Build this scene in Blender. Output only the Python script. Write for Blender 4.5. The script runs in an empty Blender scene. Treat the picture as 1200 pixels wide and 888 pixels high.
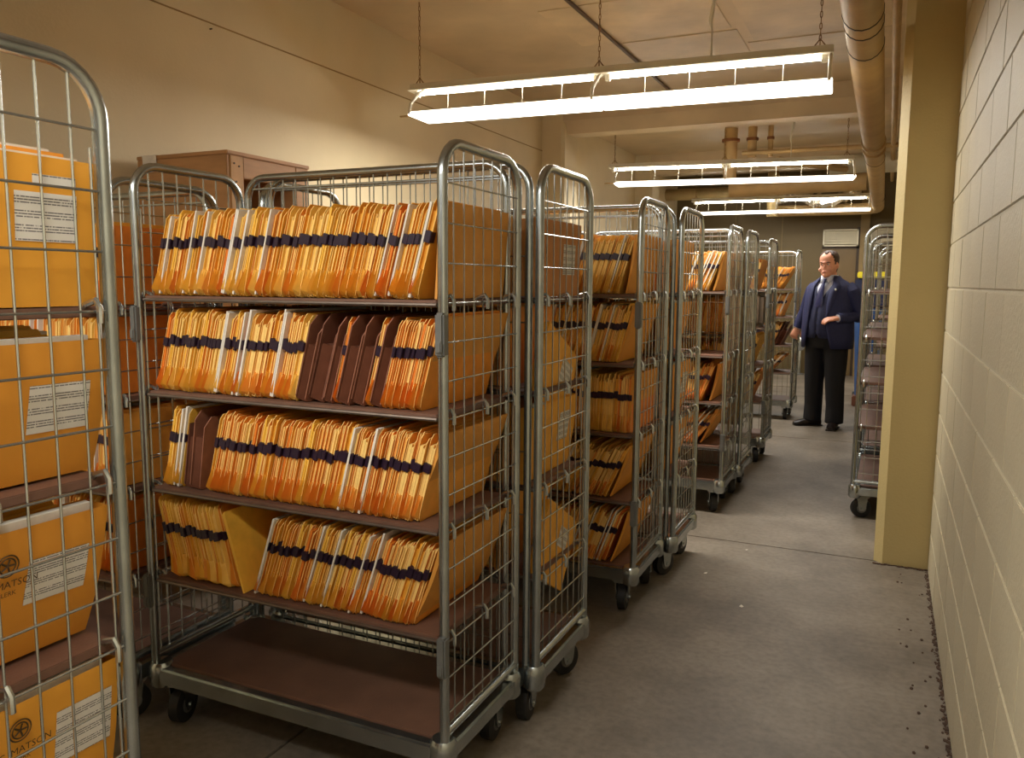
import bpy, bmesh, math, random
from mathutils import Vector, Matrix
R = math.radians
random.seed(11)
S = bpy.context.scene
COL = S.collection

# ------------------------------------------------------------------ camera
def make_camera():
    yaw, pit, rol = R(24.9), R(-6.79), R(.35)
    fw = Vector((-math.sin(yaw)*math.cos(pit), math.cos(yaw)*math.cos(pit), math.sin(pit)))
    r = Vector((math.cos(yaw), math.sin(yaw), 0)); u = r.cross(fw)
    r2 = r*math.cos(rol) + u*math.sin(rol); u2 = u*math.cos(rol) - r*math.sin(rol)
    cam = bpy.data.cameras.new('camera'); o = bpy.data.objects.new('camera', cam); COL.objects.link(o)
    cam.sensor_fit = 'HORIZONTAL'; cam.sensor_width = 36; cam.lens = 946.8/1200*36
    cam.clip_start = .02; cam.clip_end = 100
    m = Matrix((r2, u2, -fw)).transposed().to_4x4(); m.translation = (0, 0, 1.42)
    o.matrix_world = m; S.camera = o
make_camera()
w = bpy.data.worlds.new('world'); S.world = w; w.use_nodes = True
w.node_tree.nodes['Background'].inputs[0].default_value = (.9, .75, .5, 1)
w.node_tree.nodes['Background'].inputs[1].default_value = .004
S.view_settings.view_transform = 'Standard'; S.view_settings.look = 'None'
S.view_settings.gamma = 1; S.view_settings.use_curve_mapping = False
S.view_settings.exposure = 0.0
LAMP_W = 60.0        # downward light of each 2.4 m fluorescent fixture
LAMP_COL = (1.0, .975, .91)
TUBE_E = 5.0

# ------------------------------------------------------------------ materials
MATS = {}
def lin(c):
    return tuple(((v/255)/12.92 if v/255 <= .04045 else ((v/255+.055)/1.055)**2.4) for v in c)
def mat(name, rgb, rough=.6, metal=0., var=.12, scale=6., bump=0., bscale=80., emit=0., spec=.5, stretch=None):
    if name in MATS: return MATS[name]
    m = bpy.data.materials.new(name); m.use_nodes = True; MATS[name] = m
    nt = m.node_tree; b = nt.nodes['Principled BSDF']
    c = lin(rgb)
    b.inputs['Roughness'].default_value = rough; b.inputs['Metallic'].default_value = metal
    b.inputs['Specular IOR Level'].default_value = spec
    tc = nt.nodes.new('ShaderNodeTexCoord'); src = tc.outputs['Object']
    if stretch:
        mp = nt.nodes.new('ShaderNodeMapping'); mp.inputs['Scale'].default_value = stretch
        nt.links.new(src, mp.inputs[0]); src = mp.outputs[0]
    if var:
        n = nt.nodes.new('ShaderNodeTexNoise'); n.inputs['Scale'].default_value = scale; n.inputs['Detail'].default_value = 6
        rp = nt.nodes.new('ShaderNodeValToRGB'); nt.links.new(src, n.inputs['Vector'])
        rp.color_ramp.elements[0].position = .3; rp.color_ramp.elements[1].position = .7
        rp.color_ramp.elements[0].color = tuple(max(0, v*(1-var)) for v in c)+(1,)
        rp.color_ramp.elements[1].color = tuple(min(1, v*(1+var)) for v in c)+(1,)
        nt.links.new(n.outputs['Fac'], rp.inputs[0]); nt.links.new(rp.outputs[0], b.inputs['Base Color'])
    else:
        b.inputs['Base Color'].default_value = c+(1,)
    if bump:
        n2 = nt.nodes.new('ShaderNodeTexNoise'); n2.inputs['Scale'].default_value = bscale; n2.inputs['Detail'].default_value = 4
        bp = nt.nodes.new('ShaderNodeBump'); bp.inputs['Strength'].default_value = bump; bp.inputs['Distance'].default_value = .01
        nt.links.new(src, n2.inputs['Vector']); nt.links.new(n2.outputs['Fac'], bp.inputs['Height']); nt.links.new(bp.outputs[0], b.inputs['Normal'])
    if emit:
        b.inputs['Emission Color'].default_value = (1., .95, .84, 1); b.inputs['Emission Strength'].default_value = emit
    return m
def floor_mat():
    m = bpy.data.materials.new('floor_concrete'); m.use_nodes = True; nt = m.node_tree; b = nt.nodes['Principled BSDF']
    tc = nt.nodes.new('ShaderNodeTexCoord')
    a = nt.nodes.new('ShaderNodeTexNoise'); a.inputs['Scale'].default_value = 1.3; a.inputs['Detail'].default_value = 9; a.inputs['Roughness'].default_value = .65
    r1 = nt.nodes.new('ShaderNodeValToRGB'); e = r1.color_ramp.elements
    e[0].position = .33; e[0].color = lin((98, 88, 76))+(1,); e[1].position = .68; e[1].color = lin((148, 137, 122))+(1,)
    f = nt.nodes.new('ShaderNodeTexNoise'); f.inputs['Scale'].default_value = 38; f.inputs['Detail'].default_value = 5
    r2 = nt.nodes.new('ShaderNodeValToRGB'); r2.color_ramp.elements[0].position = .3; r2.color_ramp.elements[0].color = (.78, .76, .74, 1); r2.color_ramp.elements[1].position = .6; r2.color_ramp.elements[1].color = (1, 1, 1, 1)
    v = nt.nodes.new('ShaderNodeTexVoronoi'); v.inputs['Scale'].default_value = 9
    r3 = nt.nodes.new('ShaderNodeValToRGB'); r3.color_ramp.elements[0].position = .015; r3.color_ramp.elements[0].color = (1.25, 1.25, 1.2, 1); r3.color_ramp.elements[1].position = .03; r3.color_ramp.elements[1].color = (1, 1, 1, 1)
    x1 = nt.nodes.new('ShaderNodeMixRGB'); x1.blend_type = 'MULTIPLY'; x1.inputs[0].default_value = 1
    x2 = nt.nodes.new('ShaderNodeMixRGB'); x2.blend_type = 'MULTIPLY'; x2.inputs[0].default_value = 1
    for n in (a, f, v): nt.links.new(tc.outputs['Object'], n.inputs['Vector'])
    nt.links.new(a.outputs['Fac'], r1.inputs[0]); nt.links.new(f.outputs['Fac'], r2.inputs[0]); nt.links.new(v.outputs['Distance'], r3.inputs[0])
    nt.links.new(r1.outputs[0], x1.inputs[1]); nt.links.new(r2.outputs[0], x1.inputs[2])
    nt.links.new(x1.outputs[0], x2.inputs[1]); nt.links.new(r3.outputs[0], x2.inputs[2])
    nt.links.new(x2.outputs[0], b.inputs['Base Color'])
    bp = nt.nodes.new('ShaderNodeBump'); bp.inputs['Strength'].default_value = .15; bp.inputs['Distance'].default_value = .01
    nt.links.new(f.outputs['Fac'], bp.inputs['Height']); nt.links.new(bp.outputs[0], b.inputs['Normal'])
    b.inputs['Roughness'].default_value = .5
    return m
def print_mat():
    """white typed sheet: rows of small grey words (flat print)"""
    m = bpy.data.materials.new('typed_sheet'); m.use_nodes = True; nt = m.node_tree; b = nt.nodes['Principled BSDF']
    tc = nt.nodes.new('ShaderNodeTexCoord'); sp = nt.nodes.new('ShaderNodeSeparateXYZ'); nt.links.new(tc.outputs['Object'], sp.inputs[0])
    def math_(op, a, bv=None, clamp=False):
        n = nt.nodes.new('ShaderNodeMath'); n.operation = op
        for i, x in enumerate((a, bv)):
            if x is None: continue
            if isinstance(x, (int, float)): n.inputs[i].default_value = x
            else: nt.links.new(x, n.inputs[i])
        return n.outputs[0]
    row = math_('FRACT', math_('MULTIPLY', sp.outputs['Z'], 230))
    rmask = math_('LESS_THAN', row, .45)
    mp = nt.nodes.new('ShaderNodeCombineXYZ')
    nt.links.new(math_('MULTIPLY', sp.outputs['Y'], 420), mp.inputs[0])
    nt.links.new(math_('MULTIPLY', math_('FLOOR', math_('MULTIPLY', sp.outputs['Z'], 230)), 7.3), mp.inputs[1])
    n = nt.nodes.new('ShaderNodeTexNoise'); n.inputs['Scale'].default_value = 1; nt.links.new(mp.outputs[0], n.inputs['Vector'])
    wmask = math_('GREATER_THAN', n.outputs['Fac'], .42)
    para = math_('GREATER_THAN', math_('FRACT', math_('MULTIPLY', sp.outputs['Z'], 46)), .3)
    mask = math_('MULTIPLY', math_('MULTIPLY', rmask, wmask), para)
    mx = nt.nodes.new('ShaderNodeMixRGB'); nt.links.new(mask, mx.inputs[0])
    mx.inputs[1].default_value = lin((222, 216, 206))+(1,); mx.inputs[2].default_value = lin((110, 105, 104))+(1,)
    nt.links.new(mx.outputs[0], b.inputs['Base Color']); b.inputs['Roughness'].default_value = .7
    return m
GALV = mat('galvanised_steel', (172, 178, 178), .24, .95, .14, 14)
WIRE = mat('wire_steel', (186, 190, 188), .25, .92, .08, 20)
RAIL = mat('rail_steel', (112, 100, 90), .42, .7, .15, 18)
DECK = mat('brown_hardboard', (112, 80, 64), .55, 0, .14, 9, .1, 150)
RUB = mat('black_rubber', (30, 28, 27), .6, 0, .2, 12)
HUB = mat('wheel_hub_grey', (120, 118, 112), .45, .5, .1)
LATCH = mat('latch_grey', (112, 112, 108), .5, .3, .1)
WALLP = mat('painted_plaster', (214, 197, 160), .62, 0, .07, 1.6, .12, 60)
BLOCKP = mat('painted_block', (198, 187, 158), .55, 0, .06, 2.2, .25, 90)
MORT = mat('painted_mortar', (204, 195, 170), .7, 0, .05, 5, .3, 120)
PILP = mat('pillar_paint', (206, 186, 130), .55, 0, .05, 2, .15, 90)
CEILP = mat('ceiling_paint', (208, 188, 155), .5, 0, .14, 1.8, .15, 30)
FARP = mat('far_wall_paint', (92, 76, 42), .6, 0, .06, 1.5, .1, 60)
PIPEP = mat('pipe_wrap', (176, 146, 98), .55, 0, .14, 5, .1, 60)
DUCTP = mat('duct_white', (205, 196, 172), .5, 0, .1, 4)
BAND = mat('pipe_band', (58, 44, 30), .5, .3, .1)
LAMPW = mat('lamp_enamel', (226, 220, 205), .4, 0, .03)
TUBEM = mat('lamp_diffuser', (250, 245, 235), .5, 0, 0, emit=TUBE_E)
TUBE2 = mat('lamp_tube', (250, 245, 235), .5, 0, 0, emit=TUBE_E*8)
CHAIN = mat('chain_brass', (138, 104, 62), .45, .6, .1)
FLOORM = floor_mat(); SHEET = print_mat()
YEL = [mat('folder_gold_a', (243, 186, 66), .6, 0, .08, 25), mat('folder_gold_b', (238, 170, 54), .6, 0, .08, 25), mat('folder_gold_c', (248, 198, 92), .6, 0, .08, 25)]
ORA = [mat('folder_orange_a', (238, 150, 48), .6, 0, .08, 25), mat('folder_orange_b', (232, 132, 40), .6, 0, .08, 25), mat('folder_orange_c', (242, 166, 66), .6, 0, .08, 25)]
BRN = [mat('folder_brown_a', (124, 78, 60), .55, 0, .15, 25), mat('folder_brown_b', (140, 90, 68), .55, 0, .15, 25)]
EDGE = mat('folder_edge', (248, 206, 120), .7, 0, .06, 30)
PAPER = mat('white_papers', (226, 218, 204), .7, 0, .06, 40)
TAPE = mat('dark_tape', (38, 20, 40), .45, 0, .15, 40)
INK = mat('print_ink', (74, 52, 20), .7, 0, .1)
PLY = mat('plywood', (186, 138, 90), .6, 0, .12, 5, .05, 60, stretch=(1, 1, 6))
PINE = mat('pine_stud', (196, 148, 92), .6, 0, .1, 6, stretch=(4, 4, 1))

# ------------------------------------------------------------------ mesh helpers
class MB:
    def __init__(s): s.v = []; s.f = []; s.mi = []
    def add(s, vs, fs, mi=0):
        o = len(s.v); s.v += [tuple(v) for v in vs]; s.f += [tuple(o+i for i in f) for f in fs]
        s.mi += [mi]*len(fs) if isinstance(mi, int) else list(mi)
        return s
    def box(s, a, b, mi=0):
        (x0, y0, z0), (x1, y1, z1) = a, b
        return s.add([(x0,y0,z0),(x1,y0,z0),(x1,y1,z0),(x0,y1,z0),(x0,y0,z1),(x1,y0,z1),(x1,y1,z1),(x0,y1,z1)],
            [(0,3,2,1),(4,5,6,7),(0,1,5,4),(1,2,6,5),(2,3,7,6),(3,0,4,7)], mi)
    def bbox(s, a, b, c=.004, mi=0):
        """box with chamfered edges"""
        bm = bmesh.new(); bmesh.ops.create_cube(bm, size=1)
        for v in bm.verts: v.co = Vector([(a[i]+b[i])/2 + v.co[i]*(b[i]-a[i]) for i in range(3)])
        bmesh.ops.bevel(bm, geom=bm.edges[:], offset=c, segments=2, affect='EDGES')
        bm.verts.index_update(); vs = [v.co.copy() for v in bm.verts]; fs = [[v.index for v in f.verts] for f in bm.faces]; bm.free()
        return s.add(vs, fs, mi)
    def tube(s, pts, r, n=8, mi=0, closed=False, caps=True):
        pts = [Vector(p) for p in pts]; N = len(pts); rs = r if isinstance(r, (list, tuple)) else [r]*N
        up = None; vs = []; fs = []
        for i, p in enumerate(pts):
            if closed: d = pts[(i+1) % N]-pts[i-1]
            else: d = pts[min(i+1, N-1)]-pts[max(i-1, 0)]
            d.normalize()
            if up is None: up = Vector((0, 0, 1)) if abs(d.z) < .9 else Vector((1, 0, 0))
            up = (up - d*up.dot(d)).normalized(); q = d.cross(up)
            for k in range(n):
                a = 2*math.pi*k/n; vs.append(p + (up*math.cos(a)+q*math.sin(a))*rs[i])
        for i in range(N if closed else N-1):
            j = (i+1) % N
            for k in range(n): l = (k+1) % n; fs.append((i*n+k, i*n+l, j*n+l, j*n+k))
        if caps and not closed:
            fs.append(tuple(range(n))[::-1]); fs.append(tuple((N-1)*n+k for k in range(n)))
        return s.add(vs, fs, mi)
    def prism(s, poly, lo, hi, axis='x', mi=0):
        """polygon in the two other axes, extruded along axis"""
        n = len(poly)
        def pt(p, t):
            return (t, p[0], p[1]) if axis == 'x' else ((p[0], t, p[1]) if axis == 'y' else (p[0], p[1], t))
        vs = [pt(p, lo) for p in poly]+[pt(p, hi) for p in poly]
        fs = [tuple(range(n)), tuple(range(2*n-1, n-1, -1))]+[(i, i+n, (i+1) % n+n, (i+1) % n) for i in range(n)]
        return s.add(vs, fs, mi)
    def ball(s, c, r, nu=10, nv=7, sc=(1,1,1), mi=0):
        vs = []; fs = []
        for j in range(nv+1):
            t = math.pi*j/nv
            for i in range(nu):
                a = 2*math.pi*i/nu
                vs.append((c[0]+r*sc[0]*math.sin(t)*math.cos(a), c[1]+r*sc[1]*math.sin(t)*math.sin(a), c[2]+r*sc[2]*math.cos(t)))
        for j in range(nv):
            for i in range(nu): k = (i+1) % nu; fs.append((j*nu+i, (j+1)*nu+i, (j+1)*nu+k, j*nu+k))
        return s.add(vs, fs, mi)
    def cyl(s, c, r, h, axis='x', n=20, mi=0):
        a = {'x': Vector((1,0,0)), 'y': Vector((0,1,0)), 'z': Vector((0,0,1))}[axis]
        return s.tube([Vector(c)-a*h/2, Vector(c)+a*h/2], r, n, mi)
    def loft(s, rings, n=20, mi=0, caps=True):
        """rings: (center, axis_a*ra, axis_b*rb) vectors"""
        vs = []; fs = []
        for c, A, B in rings:
            c, A, B = Vector(c), Vector(A), Vector(B)
            for k in range(n): a = 2*math.pi*k/n; vs.append(c+A*math.cos(a)+B*math.sin(a))
        for i in range(len(rings)-1):
            for k in range(n): l = (k+1) % n; fs.append((i*n+k, i*n+l, (i+1)*n+l, (i+1)*n+k))
        if caps: fs.append(tuple(range(n))[::-1]); fs.append(tuple((len(rings)-1)*n+k for k in range(n)))
        return s.add(vs, fs, mi)
    def mesh(s, name, mats, smooth=False):
        me = bpy.data.meshes.new(name); me.from_pydata(s.v, [], s.f)
        for m in (mats if isinstance(mats, (list, tuple)) else [mats]): me.materials.append(m)
        me.polygons.foreach_set('material_index', s.mi)
        me.update()
        bm = bmesh.new(); bm.from_mesh(me); bmesh.ops.recalc_face_normals(bm, faces=bm.faces[:]); bm.to_mesh(me); bm.free()
        if smooth:
            me.polygons.foreach_set('use_smooth', [True]*len(me.polygons))
            try: me.set_sharp_from_angle(angle=R(40))
            except Exception: pass
        return me
    def obj(s, name, mats, parent=None, smooth=False, **kw):
        return put(name, s.mesh(name, mats, smooth), parent, **kw)
def put(name, me, parent=None, loc=(0,0,0), rot=(0,0,0), label=None, cat=None, group=None, kind=None, part_label=None):
    o = bpy.data.objects.new(name, me); COL.objects.link(o); o.location = loc; o.rotation_euler = rot
    if parent is not None: o.parent = parent
    if label: o['label'] = label
    if cat: o['category'] = cat
    if group: o['group'] = group
    if kind: o['kind'] = kind
    return o
def empty(name, loc, rz, label, cat, group=None):
    return put(name, None, None, loc, (0, 0, rz), label, cat, group)
def arc_path(a0, a1, zt, z0, rad, axis, const, n=7):
    """inverted U path between a0 and a1 along axis ('x' or 'y')"""
    p = [(a0, z0), (a0, zt-rad)]
    for i in range(1, n): t = math.pi/2*i/n; p.append((a0+rad*(1-math.cos(t)), zt-rad+rad*math.sin(t)))
    p += [(a0+rad, zt), (a1-rad, zt)]
    for i in range(1, n): t = math.pi/2*i/n; p.append((a1-rad+rad*math.sin(t), zt-rad+rad*math.cos(t)))
    p += [(a1, zt-rad), (a1, z0)]
    return [(const, a, z) if axis == 'y' else (a, const, z) for a, z in p]

# ------------------------------------------------------------------ the room
XL, XR, XR2, YB, YF, ZC = -3.32, .25, .52, -3.4, 13.7, 3.19
def structure():
    fl = MB().box((XL-.1, YB-.1, -.12), (XR2+.1, YF+.1, -.012)).obj('floor', mat('joint_dirt', (74, 62, 48), .8), kind='structure')
    ys = [YB-.1, 1.1, 4.47, 7.85, 11.2, YF+.1]
    for i in range(len(ys)-1):
        for x0, x1 in ((XL-.1, -1.62), (-1.62, XR2+.1)):
            MB().bbox((x0+.003, ys[i]+.003, -.06), (x1-.003, ys[i+1]-.003, 0), .003).obj('floor_slab', FLOORM, fl)
    MB().box((XL-.1, YB-.1, ZC), (XR2+.1, YF+.1, ZC+.12)).obj('ceiling', CEILP, kind='structure')
    wl = MB().box((XL-.12, YB, 0), (XL, YF, ZC)).obj('wall_left', WALLP, kind='structure')
    # horizontal pour joint in the left wall, a shallow raised lip
    MB().prism([(XL-.005, 2.762), (XL+.004, 2.764), (XL+.004, 2.770), (XL-.005, 2.772)], YB, 7.85, 'y').obj('pour_joint', mat('joint_line', (152, 124, 80), .8), wl)
    MB().cyl((XL, 3.35, 2.735), .004, .03, 'x', 8).obj('wall_anchor', BAND, wl)
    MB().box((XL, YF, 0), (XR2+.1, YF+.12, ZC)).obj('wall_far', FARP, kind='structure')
    MB().box((XL-.12, YB-.12, 0), (XR2, YB, ZC)).obj('wall_near', WALLP, kind='structure')
    MB().box((XR2, 4.86, 0), (XR2+.12, YF, ZC)).obj('wall_right_far', WALLP, kind='structure')
    # painted block wall, block by block
    wr = MB().box((XR+.004, YB, 0), (XR+.3, 4.45, ZC)).obj('wall_right', MORT, kind='structure')
    bh, bl, j = .2015, .405, .009
    cache = {}
    n = 0
    for c in range(16):
        z0 = c*bh; z1 = min(z0+bh-j, ZC-.002)
        y = .25 + (bl/2 if c % 2 else 0)
        y = y - bl
        while y < 4.44:
            a, b_ = max(y, -.2), min(y+bl-.0035, 4.44)
            if b_-a > .04:
                key = (round(b_-a, 3), round(z1-z0, 3))
                if key not in cache:
                    cache[key] = MB().bbox((-.016, 0, 0), (.02, b_-a, z1-z0), .002).mesh('block', BLOCKP)
                put('block', cache[key], wr, (XR+.016+random.uniform(-.0006, .0006), a, z0))
            y += bl
    # pillar with chamfered corner
    def pillar(name, x0, x1, y0, y1, ch, m, side):
        p = [(x0+ch, y0), (x1, y0), (x1, y1), (x0+ch, y1), (x0, y1-ch), (x0, y0+ch)] if side > 0 else [(x0, y0), (x1-ch, y0), (x1, y0+ch), (x1, y1-ch), (x1-ch, y1), (x0, y1)]
        return MB().prism(p, 0, ZC, 'z').obj(name, m, kind='structure')
    pillar('trim_1', .0, XR2, 4.44, 4.86, .04, PILP, 1)
    pillar('trim_2', .02, XR2, 7.85, 8.27, .04, PILP, 1)
    pillar('trim_3', XL, XL+.24, 7.85, 8.27, .03, WALLP, -1)
    pillar('trim_4', XL, XL+.24, 11.2, 11.62, .03, WALLP, -1)
    for i, y in ((5, 7.86), (6, 11.21)):
        z0 = 2.93
        MB().prism([(y, ZC), (y, z0+.12), (y+.09, z0), (y+.32, z0), (y+.4, z0+.08), (y+.4, ZC)], XL+.01, XR2, 'x').obj('trim_%d' % i, CEILP, kind='structure')
    # shallow formwork boards on the ceiling
    cm = mat('ceiling_patch', (210, 189, 154), .42, 0, .16, 3, .2, 20)
    for k, (x0, x1, y0, y1) in enumerate(((-1.05, -.02, 6.35, 7.2), (-1.9, -1.07, 6.0, 6.9), (-1.0, .2, 5.3, 6.3), (-2.2, -1.1, 5.1, 5.95))):
        MB().bbox((x0, y0, ZC-.005), (x1, y1, ZC+.01), .002).obj('trim_%d' % (7+k), cm, kind='structure')
    # far wall: door, light transom panel and pilaster
    d = MB().bbox((-1.0, YF-.03, 0), (-.5, YF, 1.98), .006).obj('door_1', mat('door_brown', (104, 82, 46), .5, 0, .1, 3), kind='structure')
    MB().box((-.50, YF-.045, 0), (-.46, YF, 2.3)).obj('door_frame', BAND, d)
    MB().box((-1.0, YF-.045, 1.975), (-.46, YF, 2.005)).obj('door_header', BAND, d)
    MB().cyl((-.95, YF-.06, 1.0), .02, .05, 'y', 12).obj('door_knob', GALV, d)
    MB().prism([(-.46, 0), (-.33, 0), (-.33, ZC), (-.46, ZC)][0:2]+[(-.33, ZC), (-.46, ZC)], YF-.06, YF, 'y').obj('trim_11', mat('far_pilaster', (132, 110, 68), .6), kind='structure')
    for a, b_ in ((-2.35, -2.33), (-1.62, -1.605)):
        MB().box((a, YF-.012, 0), (b_, YF, ZC)).obj('trim_%d' % (12 if a < -2 else 13), mat('far_batten', (118, 98, 58), .6), kind='structure')
structure()

def vent(x0, x1, z0, z1, label):
    t = empty('wall_vent', ((x0+x1)/2, YF, z0), 0, label, 'vent')
    wd = (x1-x0)/2; h = z1-z0
    MB().box((-wd, -.10, 0), (wd, -.075, .02)).box((-wd, -.10, h-.02), (wd, -.075, h)).box((-wd, -.1, 0), (-wd+.02, 0, h)).box((wd-.02, -.1, 0), (wd, 0, h)).obj('frame', DUCTP, t)
    for i in range(5):
        z = .03+(h-.06)*(i+.1)/5
        MB().prism([(-.095, z), (-.09, z), (-.06, z+h/6.2), (-.065, z+h/6.2)], -wd+.02, wd-.02, 'x').obj('louvre', DUCTP, t)
    MB().box((-wd, -.03, 0), (wd, -.001, h)).obj('backing', DUCTP, t)
vent(-.99, -.48, 2.01, 2.27, 'pale louvred vent panel above the brown door')
vent(-.31, .2, 2.01, 2.27, 'pale louvred vent panel beside the far pilaster')

# ------------------------------------------------------------------ pipes and cables
def elbow(a, b, c, rad, n=6):
    """points rounding the corner b"""
    a, b, c = Vector(a), Vector(b), Vector(c)
    p, q = b+(a-b).normalized()*rad, b+(c-b).normalized()*rad
    return [((1-t)**2)*p+2*t*(1-t)*b+t*t*q for t in [i/n for i in range(n+1)]]
def pipes():
    t = empty('wrapped_pipe', (-.17, 3.2, 2.56), 0, 'thick wrapped pipe with dark bands running along the ceiling to an elbow', 'pipe')
    P = [(-.15, 1.2, 2.58), (-.165, 3.2, 2.57), (-.19, 9, 2.55)]+elbow((-.2, 9, 2.55), (-.22, 13.0, 2.52), (-1.5, 13.0, 2.52), .3)+[(-1.7, 13.0, 2.52)]
    P = [(a+.17, b-3.2, c-2.56) for a, b, c in P]
    MB().tube(P, .082, 18).obj('pipe', PIPEP, t, True)
    for y in (2.62, 2.7, 3.85, 4.0, 4.35, 7.2, 7.5, 8.1, 11.5):
        x = -.165-(y-3.2)/5.8*.025; z = 2.57-(y-3.2)/5.8*.02
        MB().tube([(x+.17, y-3.2-.006, z-2.56), (x+.17, y-3.2+.006, z-2.56)], .0845, 18).obj('band', BAND, t, True)
    for y in (7.2, 7.5):
        x = -.165-(y-3.2)/5.8*.025
        MB().tube([(x+.17, y-3.2-.05, -.01), (x+.17, y-3.2+.05, -.01)], .092, 18).obj('coupling', PIPEP, t, True)
    MB().tube([(-.05, 1, 2.84), (-.045, 6.9, 2.88), (-.06, 12.9, 2.9)], .024, 12).obj('conduit', PIPEP, smooth=True, label='thin brown conduit running beside the thick wrapped ceiling pipe', cat='pipe')
    MB().tube([(-1.93, 1.5, ZC-.014), (-1.93, 7.84, ZC-.014)], .013, 8).obj('ceiling_conduit', mat('dark_conduit', (92, 72, 52), .5), label='dark straight conduit fixed flat to the ceiling behind the lamp', cat='pipe', smooth=True)
    # pipework beyond the beam
    MB().tube([(-1.6, 9.6, 2.89), (.53, 9.6, 2.88)], .026, 12).obj('cross_pipe', PIPEP, smooth=True, label='narrow tan pipe crossing the room behind the ceiling beam', cat='pipe')
    for x, r_, lab in ((-1.75, .075, 'stout brown pipe stub dropping from the ceiling left of the narrow crossing pipe'), (-1.51, .05, 'brown pipe drop with a flange at the end of the crossing pipe'), (-1.31, .03, 'thin brown pipe drop beside the flanged drop')):
        t = empty('pipe_drop', (x, 9.7, ZC), 0, lab, 'pipe')
        bot = -.62 if r_ > .07 else -.34
        MB().tube([(0, 0, 0), (0, 0, bot)], r_, 14).obj('pipe', PIPEP, t, True)
        MB().tube([(0, 0, -.15), (0, 0, -.12)], r_*1.35, 14).obj('flange', mat('rust_flange', (126, 80, 46), .7, 0, .2, 12), t, True)
    MB().tube([(-1.85, 10.3, 2.575), (-.31, 10.3, 2.6)], .10, 18).obj('large_pipe', PIPEP, smooth=True, label='large tan pipe crossing behind the second lamp', cat='pipe')
    MB().tube([(-.75, 10.8, 2.87), (.53, 10.8, 2.87)], .12, 18).obj('white_duct', DUCTP, smooth=True, label='white round duct end above the second lamp', cat='duct')
    MB().tube([(-3.33, 12.95, 2.82), (-1.0, 12.95, 2.81)], .09, 16).obj('far_pipe', mat('far_pipe_paint', (150, 128, 84), .6), smooth=True, label='dull tan pipe crossing above the farthest lamp', cat='pipe')
    MB().tube([(-1.655, 12.72, ZC), (-1.655, 12.72, 2.42)], .08, 14).obj('far_pipe_drop', mat('far_pipe_paint', (150, 128, 84), .6), smooth=True, label='dull tan vertical pipe behind the farthest lamp', cat='pipe')
    MB().tube([(-1.25, 9.9, 2.84), (-.55, 10.55, 2.78)], .04, 10).obj('slanting_pipe', PIPEP, smooth=True, label='slanting brown pipe under the narrow crossing pipe', cat='pipe')
    t = empty('foil_duct', (-.98, 12.72, 2.66), 0, 'crumpled shiny foil wrapped duct between the far pipes', 'duct')
    m = MB(); rr = random.Random(4); N = 22
    pts = [(-.62+i*.055, rr.uniform(-.02, .02), .06*math.sin(i*.4)+rr.uniform(-.015, .015)) for i in range(N)]
    m.tube(pts, [.085+rr.uniform(-.03, .02) for _ in range(N)], 9); m.obj('foil', mat('foil', (214, 208, 196), .25, .85, .2, 30), t)
    MB().tube([(.1, -.05, .4), (.08, -.05, .2), (-.1, -.05, .05), (-.05, -.05, -.12)], .02, 8).obj('hose', BAND, t, True)
    t = empty('valve_pipe', (-1.24, 13.5, 0), 0, 'small grey standpipe with valve against the far wall', 'pipe')
    MB().tube([(0, 0, 0), (0, 0, .5), (0, .05, .58), (0, .2, .6)], .025, 10).obj('pipe', GALV, t, True)
    MB().tube([(0, -.03, .45), (0, .03, .45)], .07, 14).obj('valve_wheel', LATCH, t, True)
    MB().cyl((0, 0, .01), .07, .02, 'z', 14).obj('foot_flange', LATCH, t)
pipes()

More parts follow.
